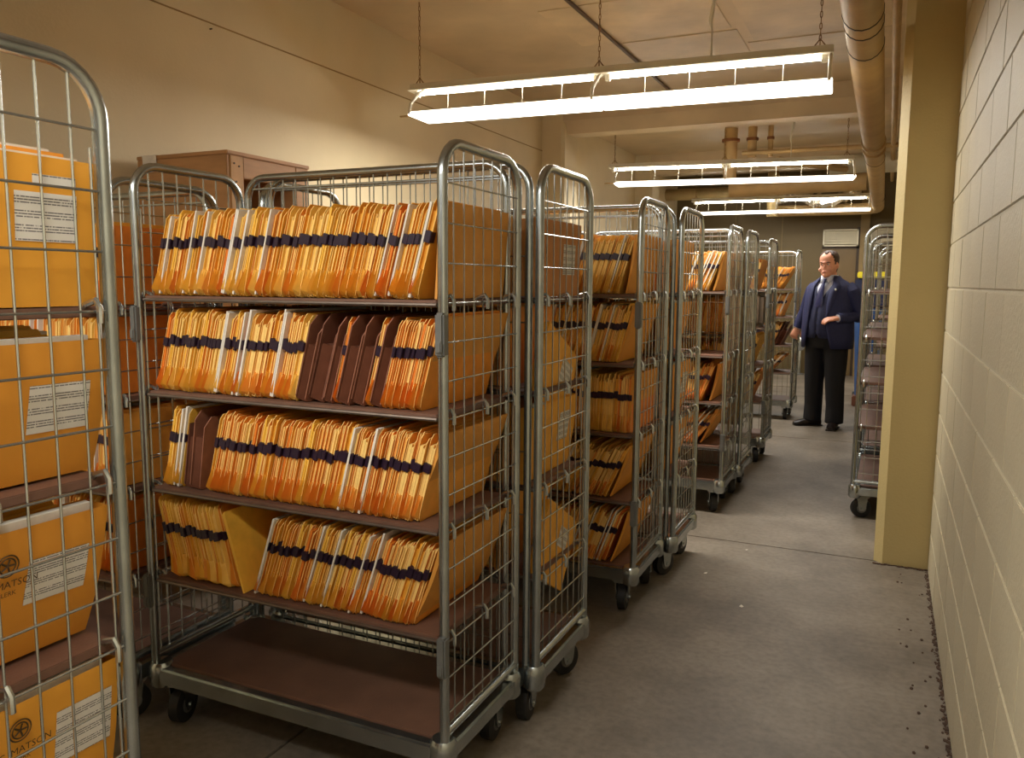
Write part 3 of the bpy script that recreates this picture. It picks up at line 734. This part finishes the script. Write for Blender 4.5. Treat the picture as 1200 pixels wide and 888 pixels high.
for z, n in zip(SH, ('top', 'second', 'third', 'fourth')):
    wide_folder('F', z, -.86-.035, 3, mat('folder_olive', (168, 134, 72), .6, 0, .08, 12), 'dull tan end folder on the %s shelf of the cart behind the sparsely filled cart' % n, t=.05, h=.25, bow=.01, ylen=.38, y0=5.5)
MB().bbox((-1.5, 6.62, SH[1]), (-.90, 6.98, SH[1]+.27), .03).obj('wrapped_bundle', mat('bundle_grey', (112, 92, 70), .5, 0, .3, 9, .6, 14), smooth=True, label='grey-brown wrapped bundle on a shelf far down the row', cat='bundle')
# the remaining folders, too many to count one by one
def join_stuff():
    V = []; F = []; MI = []; mats = []
    for M, ms in STUFF:
        for me in ms:
            idx = []
            for m in me.materials:
                if m not in mats: mats.append(m)
                idx.append(mats.index(m))
            o = len(V); V += [(M @ v.co)[:] for v in me.vertices]
            for p in me.polygons: F.append(tuple(o+i for i in p.vertices)); MI.append(idx[p.material_index])
    me = bpy.data.meshes.new('case_folders'); me.from_pydata(V, [], F)
    for m in mats: me.materials.append(m)
    me.polygons.foreach_set('material_index', MI); me.update()
    put('case_folders', me, label='orange and golden folders packed in the carts behind and farther down the row', cat='folders', kind='stuff')
join_stuff()

# ------------------------------------------------------------------ plywood shelf unit behind the carts
def crate():
    x0, x1, y0, y1, zt = -3.26, -2.70, 2.80, 3.36, 1.985
    t = empty('plywood_cabinet', ((x0+x1)/2, (y0+y1)/2, 0), 0, 'tall plywood cabinet with an open framed side behind the carts', 'cabinet')
    ox, oy = (x0+x1)/2, (y0+y1)/2
    def b(n, a, c, m=PLY): MB().bbox((a[0]-ox, a[1]-oy, a[2]), (c[0]-ox, c[1]-oy, c[2]), .003).obj(n, m, t)
    b('front_panel', (x0, y0, 0), (x1-.005, y0+.018, zt-.004))
    b('top_panel', (x0, y0-.004, zt-.004), (x1+.004, y1, zt+.014))
    b('back_panel', (x0, y1-.018, 0), (x1-.005, y1, zt-.004))
    b('corner_stud', (x1-.09, y0+.018, 0), (x1, y0+.10, zt-.004), PINE)
    b('corner_stud', (x1-.09, y1-.10, 0), (x1, y1-.018, zt-.004), PLY)
    b('top_rail', (x1-.04, y0+.10, zt-.10), (x1-.002, y1-.10, zt-.004))
    for z in (.45, .95, 1.45): b('shelf', (x0, y0+.02, z), (x1-.045, y1-.02, z+.018))
    for k, (yy, zz) in enumerate(((y0+.04, zt-.04), (y0+.07, zt-.05), (y0+.05, zt-.12))):
        MB().cyl((x1-ox+.001, yy-oy, zz), .004, .006, 'x', 8).obj('screw', BAND, t)
    MB().add([(-.24, y0-oy-.006, zt+.016), (-.15, y0-oy-.006, zt+.016), (-.145, y0-oy-.006, zt-.06), (-.235, y0-oy-.006, zt-.065), (-.24, y0-oy+.08, zt+.017), (-.15, y0-oy+.08, zt+.017)], [(0, 1, 2, 3), (0, 4, 5, 1)]).obj('paper_note', PAPER, t)
crate()

# ------------------------------------------------------------------ blue bin behind the man, dirt along the wall
def bin_():
    t = empty('blue_bin', (-.20, 10.4, 0), 0, 'tall blue wheeled bin with a yellow strip on top behind the man', 'bin')
    bl = mat('bin_blue', (36, 84, 150), .45, 0, .08); dk = mat('bin_dark_blue', (22, 30, 62), .5, 0, .08)
    MB().loft([((0, 0, .12), (.12, 0, 0), (0, .17, 0)), ((0, 0, .6), (.14, 0, 0), (0, .18, 0)), ((0, 0, 1.15), (.17, 0, 0), (0, .19, 0))], 8).obj('body', bl, t)
    MB().bbox((-.17, -.18, 1.15), (.17, .18, 1.50), .02).obj('hood', dk, t)
    MB().bbox((-.15, -.2, 1.50), (.15, -.10, 1.57), .01).obj('yellow_strip', mat('sign_yellow', (232, 214, 40), .5, 0, .05), t)
    for s in (-1, 1): MB().cyl((s*.13, .12, .07), .07, .03, 'x', 16).obj('wheel', RUB, t, True)
    MB().bbox((-.14, -.16, 0), (.14, .1, .12), .01).obj('foot', mat('bin_foot', (120, 72, 50), .6), t)
bin_()
def dirt():
    m = MB(); rr = random.Random(8)
    for i in range(520):
        y = rr.uniform(1.8, 4.42); x = XR-abs(rr.gauss(0, .007))-.002 if rr.random() < .93 else XR-rr.uniform(.01, .14)
        s = rr.uniform(.002, .007); m.ball((x, y, s*.25), s, 5, 3, (1, 1.6, .5))
    for i in range(60):
        x = rr.uniform(.0, XR); y = 4.43-abs(rr.gauss(0, .008)); s = rr.uniform(.003, .009); m.ball((x, y, s*.25), s, 5, 3, (1.5, 1, .5))
    m.obj('dirt_crumbs', mat('dirt', (74, 54, 40), .9, 0, .2, 30), label='dark dirt crumbs along the foot of the block wall', cat='dirt', kind='stuff')
    for i, (x, y) in enumerate(((-.75, 3.9), (-.52, 3.55), (-1.62, 1.55), (-1.55, 1.43), (-.62, 4.35))):
        MB().add([(-.008, -.006, .001), (.007, -.008, .002), (.009, .005, .006), (-.004, .009, .001), (0, 0, .005)], [(0, 1, 4), (1, 2, 4), (2, 3, 4), (3, 0, 4)]).obj('paper_scrap', PAPER, loc=(x, y, 0), rot=(0, 0, i*1.3), label='tiny white paper scrap on the concrete '+('beside the cart behind the five-row cart', 'in the aisle before the pillar', 'under the front of the empty-decked cart', 'in the narrow aisle by the sealed-folder cart', 'by the floor joint near the pillar')[i], cat='scrap', group='paper scraps on the floor')
dirt()
# ------------------------------------------------------------------ the man in the navy suit
def person():
    base = Vector((-.54, 8.60, 0)); rz = R(-27)
    t = empty('person', base, rz, 'man in a navy three-piece suit and tie, one hand on a cart', 'person')
    inv = (Matrix.Translation(base) @ Matrix.Rotation(rz, 4, 'Z')).inverted()
    skin = mat('skin', (214, 150, 122), .5, 0, .06, 20); navy = mat('suit_navy', (28, 33, 76), .75, 0, .12, 60, .1, 300)
    tro = mat('trousers_dark', (11, 11, 20), .8, 0, .12, 60); shirt = mat('shirt_pale', (206, 208, 222), .6, 0, .03)
    tiem = mat('tie_navy', (26, 30, 84), .4, 0, .2, 90); shoe = mat('shoe_black', (30, 22, 20), .3, 0, .1)
    hairm = mat('hair_brown', (58, 36, 24), .6, 0, .3, 60, .3, 200)
    def limb(m, pts, rad, n=14):
        pts = [Vector(p) for p in pts]; rings = []; up = Vector((0, 1, 0))
        for i, p in enumerate(pts):
            d = (pts[min(i+1, len(pts)-1)]-pts[max(0, i-1)]).normalized()
            a = (up-d*up.dot(d)).normalized(); b = d.cross(a); r_ = rad[i] if isinstance(rad[i], tuple) else (rad[i], rad[i])
            rings.append((p, b*r_[0], a*r_[1]))
        m.loft(rings, n)
    def hand(m, wr, d, nrm, side, curl, spread=.0105):
        """wr wrist, d finger direction, nrm palm normal (fingers curl to it), side thumb side"""
        wr, d, nrm = Vector(wr), Vector(d).normalized(), Vector(nrm)
        nrm = (nrm-d*nrm.dot(d)).normalized(); s = d.cross(nrm).normalized()*side
        m.loft([(wr-d*.02, s*.027, nrm*.02), (wr+d*.015, s*.030, nrm*.018), (wr+d*.05, s*.040, nrm*.016), (wr+d*.085, s*.041, nrm*.013), (wr+d*.095, s*.036, nrm*.009)], 12)
        for k, L in enumerate((.074, .083, .077, .061)):
            p = wr+d*.085+s*(.031-.0205*k); pts = [p]; a = .15
            for j, fr in enumerate((.45, .32, .23)):
                a += curl[j]; q = d*math.cos(a)+nrm*math.sin(a)+s*(.08-.05*k); p = p+q.normalized()*L*fr; pts.append(p)
            m.tube(pts, [.0098, .0092, .0085, .0068], 8)
        p = wr+d*.028+s*.030; q1 = (d*.55+s*.75+nrm*.35).normalized(); q2 = (d*.85+s*.35+nrm*.45).normalized()
        m.tube([p-q1*.012, p+q1*.034, p+q1*.034+q2*.03, p+q1*.034+q2*.05], [.014, .0115, .010, .0075], 8)
    H = .262; hz = 1.498
    tab = [(0, .034, .078, .00), (.018, .054, .094, .035), (.05, .068, .097, .06), (.08, .074, .095, .078), (.115, .077, .088, .092), (.15, .080, .096, .098), (.19, .081, .092, .1), (.22, .070, .072, .086), (.243, .046, .045, .058), (.255, .016, .016, .02)]
    HM = Matrix.Translation((-.005, -.02, hz)) @ Matrix.Rotation(R(6), 4, 'Z') @ Matrix.Rotation(R(3), 4, 'X')
    def head_pt(z, a, sc=1.):
        """a measured from the front"""
        for i in range(len(tab)-1):
            if tab[i][0] <= z <= tab[i+1][0]: break
        u = (z-tab[i][0])/(tab[i+1][0]-tab[i][0]); w_, f_, b_ = (tab[i][k]+(tab[i+1][k]-tab[i][k])*u for k in (1, 2, 3))
        sn, cs = math.sin(a), math.cos(a); e = .8
        x = w_*math.copysign(abs(sn)**e, sn)*sc; y = -(f_ if cs > 0 else b_)*math.copysign(abs(cs)**e, cs)*sc
        return Vector((x, y, z))
    # -- continuous body
    m = MB(); n = 24; vs = []; fs = []; zs = [.255*i/18 for i in range(19)]
    for z in zs:
        for k in range(n): vs.append(HM @ head_pt(z, 2*math.pi*k/n))
    for i in range(18):
        for k in range(n): l = (k+1) % n; fs.append((i*n+k, i*n+l, (i+1)*n+l, (i+1)*n+k))
    fs += [tuple(range(n))[::-1], tuple(18*n+k for k in range(n))]; m.add(vs, fs)
    def hp(x, y, z): return HM @ Vector((x, y, z))
    m.add([hp(0, -.088, .135), hp(-.017, -.09, .088), hp(.017, -.09, .088), hp(0, -.122, .092), hp(0, -.09, .078)], [(0, 1, 3), (0, 3, 2), (1, 4, 3), (4, 2, 3), (0, 2, 4, 1)])
    m.tube([hp(-.045, -.082, .142), hp(0, -.096, .14), hp(.045, -.082, .142)], .010, 8)
    m.tube([hp(-.022, -.09, .047), hp(0, -.1, .05), hp(.022, -.09, .047)], .008, 8)
    m.ball(hp(0, -.085, .015), .022, 10, 6)
    for s in (-1, 1):
        e = hp(s*.083, .008, .105); m.ball(e, .03, 10, 7, (.38, .6, 1))
        m.ball(hp(s*.05, -.07, .07), .024, 8, 6)
    limb(m, [(0, .01, 1.38), (0, .005, 1.46), (-.002, -.008, 1.54)], [(.075, .075), (.064, .066), (.062, .066)])
    m.loft([((0, 0, .86), (.19, 0, 0), (0, .15, 0)), ((0, -.01, 1.05), (.205, 0, 0), (0, .16, 0)), ((0, 0, 1.25), (.205, 0, 0), (0, .135, 0)), ((0, 0, 1.38), (.19, 0, 0), (0, .10, 0)), ((0, .01, 1.44), (.09, 0, 0), (0, .07, 0))], 20)
    tgt = inv @ Vector((-.875, 8.815, .90))
    shR = Vector((-.185, .03, 1.385)); elR = (shR+tgt)/2+Vector((-.005, .04, .02)); dR = (tgt-elR).normalized(); wrR = tgt-dR*.085
    shL, elL, wrL = Vector((.205, .01, 1.385)), inv @ (base+Vector((.275, -.05, 1.125))), inv @ (base+Vector((.10, -.23, 1.10)))
    limb(m, [shR, elR, wrR], [.055, .042, .03]); limb(m, [shL, elL, wrL], [.055, .042, .03])
    hand(m, wrR, dR, Vector((-.3, .9, 0)), 1, (.5, .7, .5))
    hand(m, wrL, inv.to_3x3() @ Vector((-.93, -.2, -.12)), inv.to_3x3() @ Vector((.15, .5, -.8)), -1, (.25, .45, .3))
    for s in (-1, 1): limb(m, [(s*.095, 0, .9), (s*.105, -.01, .48), (s*.115, .01, .08)], [.085, .055, .042])
    o = m.obj('tmp', skin)
    md = o.modifiers.new('r', 'REMESH'); md.mode = 'VOXEL'; md.voxel_size = .0065
    sm = o.modifiers.new('s', 'SMOOTH'); sm.iterations = 2; sm.factor = .5
    me = bpy.data.meshes.new_from_object(o.evaluated_get(bpy.context.evaluated_depsgraph_get())); bpy.data.objects.remove(o)
    me.materials.clear(); me.materials.append(skin); me.polygons.foreach_set('use_smooth', [True]*len(me.polygons))
    body = put('body', me, t)
    # -- face details and hair
    for s in (-1, 1):
        MB().ball(hp(s*.033, -.085, .122), .0105, 10, 7, (1.2, .7, .8)).ball(hp(s*.033-.002, -.0925, .122), .0055, 8, 6, mi=1).obj('eye', [mat('eye_white', (226, 220, 214), .3, 0, 0), mat('eye_dark', (40, 30, 26), .3, 0, 0)], body, True)
        MB().tube([hp(s*.016, -.099, .138), hp(s*.034, -.099, .144), hp(s*.054, -.085, .139)], [.003, .005, .003], 6).obj('eyebrow', hairm, body, True)
    MB().tube([hp(-.024, -.092, .05), hp(0, -.106, .052), hp(.024, -.092, .05)], [.002, .0055, .002], 6).obj('lips', mat('lips', (176, 96, 86), .5, 0, 0), body, True)
    vs = []; fs = []; n = 40; zs = [.03+.2235*i/22 for i in range(23)]; keep = {}
    for i, z in enumerate(zs):
        for k in range(n):
            a = 2*math.pi*k/n; vs.append(HM @ (head_pt(z, a, 1.045)+Vector((0, .001, .004 if z > .2 else 0))))
    def ok(z, a):
        a = abs((a+math.pi) % (2*math.pi)-math.pi)      # 0 front .. pi back
        lim = .228-.012*math.cos(a*7) if a < .5 else (.236-.07*(a-.5)/.6 if a < 1.1 else (.166-.06*(a-1.1)/.3 if a < 1.4 else (.135 if a < 1.75 else .035)))
        return z > lim
    for i in range(22):
        for k in range(n):
            if ok(zs[i], 2*math.pi*(k+.5)/n): l = (k+1) % n; fs.append((i*n+k, i*n+l, (i+1)*n+l, (i+1)*n+k))
    fs.append(tuple(22*n+k for k in range(n)))
    h = MB().add(vs, fs).obj('hair', hairm, body, True); q = h.modifiers.new('s', 'SOLIDIFY'); q.thickness = .006
    # -- clothing
    def shell(rings, n=40):
        vs = []; fs = []
        for z, rx, ry, g, cy in rings:
            for k in range(n+1):
                a = R(g)+(2*math.pi-2*R(g))*k/n; vs.append((rx*math.sin(a), cy-ry*math.cos(a), z))
        for i in range(len(rings)-1):
            for k in range(n): b = i*(n+1)+k; fs.append((b, b+1, b+n+2, b+n+1))
        return MB().add(vs, fs)
    JR = [(.80, .250, .205, 34, 0), (.90, .252, .21, 28, 0), (1.0, .250, .21, 24, -.005), (1.12, .247, .2, 21, -.005), (1.25, .243, .18, 20, 0), (1.34, .235, .155, 21, 0), (1.40, .225, .13, 24, .005), (1.445, .175, .105, 28, .01), (1.475, .115, .09, 36, .012), (1.505, .084, .080, 48, .012)]
    j = shell(JR)
    limb(j, [(-.17, .01, 1.41), shR+Vector((-.01, 0, -.02)), (shR+elR)/2+Vector((-.005, 0, 0)), elR, (elR+wrR)/2, wrR-dR*.005], [.052, .07, .064, .058, .052, .044], 18)
    dL = (wrL-elL).normalized()
    limb(j, [(.19, .01, 1.41), shL+Vector((.02, 0, -.02)), (shL+elL)/2+Vector((.008, 0, 0)), elL, (elL+wrL)/2, wrL+dL*-.005], [.052, .075, .072, .068, .06, .047], 18)
    j.ball(elL, .067, 12, 8); j.ball(elR, .057, 12, 8)
    jo = j.obj('jacket', navy, t, True); q = jo.modifiers.new('s', 'SOLIDIFY'); q.thickness = .007; q.offset = 0
    def jr(z):
        for i in range(len(JR)-1):
            if JR[i][0] <= z <= JR[i+1][0]: break
        u = (z-JR[i][0])/(JR[i+1][0]-JR[i][0]); return [JR[i][k]+(JR[i+1][k]-JR[i][k])*u for k in range(5)]
    for s in (-1, 1):
        vs = []; fs = []; K = 14
        for i in range(K+1):
            z = 1.08+(1.49-1.08)*i/K; _, rx, ry, g, cy = jr(z); dl = 17*math.sin(math.pi*min(1, (i/K)*.72+.0)) + (6 if i > K*.75 else 0)
            for a_, off in ((R(g)-.01, .010), (R(g+dl), .011)):
                vs.append((s*(rx+off)*math.sin(a_), cy-(ry+off)*math.cos(a_), z))
        for i in range(K): fs.append((2*i, 2*i+1, 2*i+3, 2*i+2))
        l = MB().add(vs, fs).obj('lapel', navy, jo, True); q = l.modifiers.new('s', 'SOLIDIFY'); q.thickness = .005
    _, rx, ry, g, cy = jr(1.375); a_ = R(g+11)
    MB().ball(((rx+.014)*math.sin(a_), cy-(ry+.016)*math.cos(a_), 1.375), .011, 10, 6, (1, .5, 1)).obj('lapel_pin', mat('pin_white', (236, 234, 228), .3, 0, 0), jo, True)
    v = shell([(.90, .235, .19, 6, -.005), (.95, .238, .197, 0, -.005), (1.05, .238, .2, 0, -.008), (1.15, .238, .19, 0, -.006), (1.22, .236, .178, 0, 0), (1.27, .234, .168, 4, 0), (1.34, .225, .148, 12, 0), (1.40, .205, .124, 22, .004), (1.44, .16, .1, 34, .01)])
    vo = v.obj('waistcoat', mat('vest_navy', (28, 33, 70), .75, 0, .12, 60), t, True); q = vo.modifiers.new('s', 'SOLIDIFY'); q.thickness = .005
    for i in range(5):
        z = .97+.06*i; MB().ball((.0, -.008-jr(z)[2]*.955-.003, z), .006, 8, 5, (1, .5, 1)).obj('button', shoe, vo, True)
    sh = MB().loft([((0, -.0, 1.1), (.22, 0, 0), (0, .175, 0)), ((0, 0, 1.27), (.222, 0, 0), (0, .158, 0)), ((0, 0, 1.36), (.205, 0, 0), (0, .132, 0)), ((0, .008, 1.43), (.13, 0, 0), (0, .096, 0)), ((0, .008, 1.465), (.078, 0, 0), (0, .080, 0)), ((0, .004, 1.515), (.07, 0, 0), (0, .074, 0))], 28, caps=False)
    for s in (-1, 1):      # collar points
        sh.add([(0, -.079, 1.475), (s*.055, -.062, 1.518), (s*.066, -.055, 1.475), (s*.04, -.098, 1.425), (s*.008, -.09, 1.462)], [(0, 1, 2, 3, 4)])
    for wv, dv in ((wrL, dL), (wrR, dR)): limb(sh, [wv-dv*.03, wv+dv*.004], [.036, .036], 14)
    so = sh.obj('shirt', shirt, t, True); q = so.modifiers.new('s', 'SOLIDIFY'); q.thickness = .003
    MB().loft([((0, -.092, 1.478), (.020, 0, 0), (0, .012, 0)), ((0, -.106, 1.445), (.014, 0, 0), (0, .013, 0)), ((0, -.117, 1.43), (.019, 0, 0), (0, .007, 0)), ((0, -.152, 1.36), (.030, 0, 0), (0, .008, 0)), ((0, -.176, 1.26), (.038, 0, 0), (0, .006, 0)), ((0, -.18, 1.2), (.036, 0, 0), (0, .005, 0))], 12).obj('tie', tiem, t, True)
    p = MB(); p.loft([((0, 0, .80), (.205, 0, 0), (0, .155, 0)), ((0, 0, .9), (.225, 0, 0), (0, .18, 0)), ((0, -.005, .99), (.23, 0, 0), (0, .188, 0))], 24)
    for s in (-1, 1):
        limb(p, [(s*.1, 0, .86), (s*.108, -.005, .66), (s*.112, -.012, .46), (s*.118, .005, .22), (s*.12, 0, .05)], [(.112, .135), (.105, .115), (.092, .095), (.085, .09), (.086, .095)], 18)
    po = p.obj('tmp', tro); md = po.modifiers.new('r', 'REMESH'); md.mode = 'VOXEL'; md.voxel_size = .012
    sm = po.modifiers.new('s', 'SMOOTH'); sm.iterations = 3
    me = bpy.data.meshes.new_from_object(po.evaluated_get(bpy.context.evaluated_depsgraph_get())); bpy.data.objects.remove(po)
    me.materials.clear(); me.materials.append(tro); me.polygons.foreach_set('use_smooth', [True]*len(me.polygons)); put('trousers', me, t)
    for s, ang in ((-1, -34), (1, 22)):
        m = MB(); m.loft([((0, .09, .035), (.03, 0, 0), (0, 0, .033)), ((0, .06, .045), (.042, 0, 0), (0, 0, .045)), ((0, .0, .05), (.042, 0, 0), (0, 0, .05)), ((0, -.08, .036), (.05, 0, 0), (0, 0, .036)), ((0, -.15, .028), (.046, 0, 0), (0, 0, .028)), ((0, -.19, .022), (.025, 0, 0), (0, 0, .02))], 16)
        so_ = m.obj('shoe', shoe, t, True, loc=(s*.12, -.005, 0), rot=(0, 0, R(ang)))
        MB().bbox((-.05, -.185, 0), (.05, .1, .012), .005).obj('sole', RUB, so_)
person()
print('individual folders', N_IND[0], 'stuff', len(STUFF), 'objects', len(bpy.data.objects))
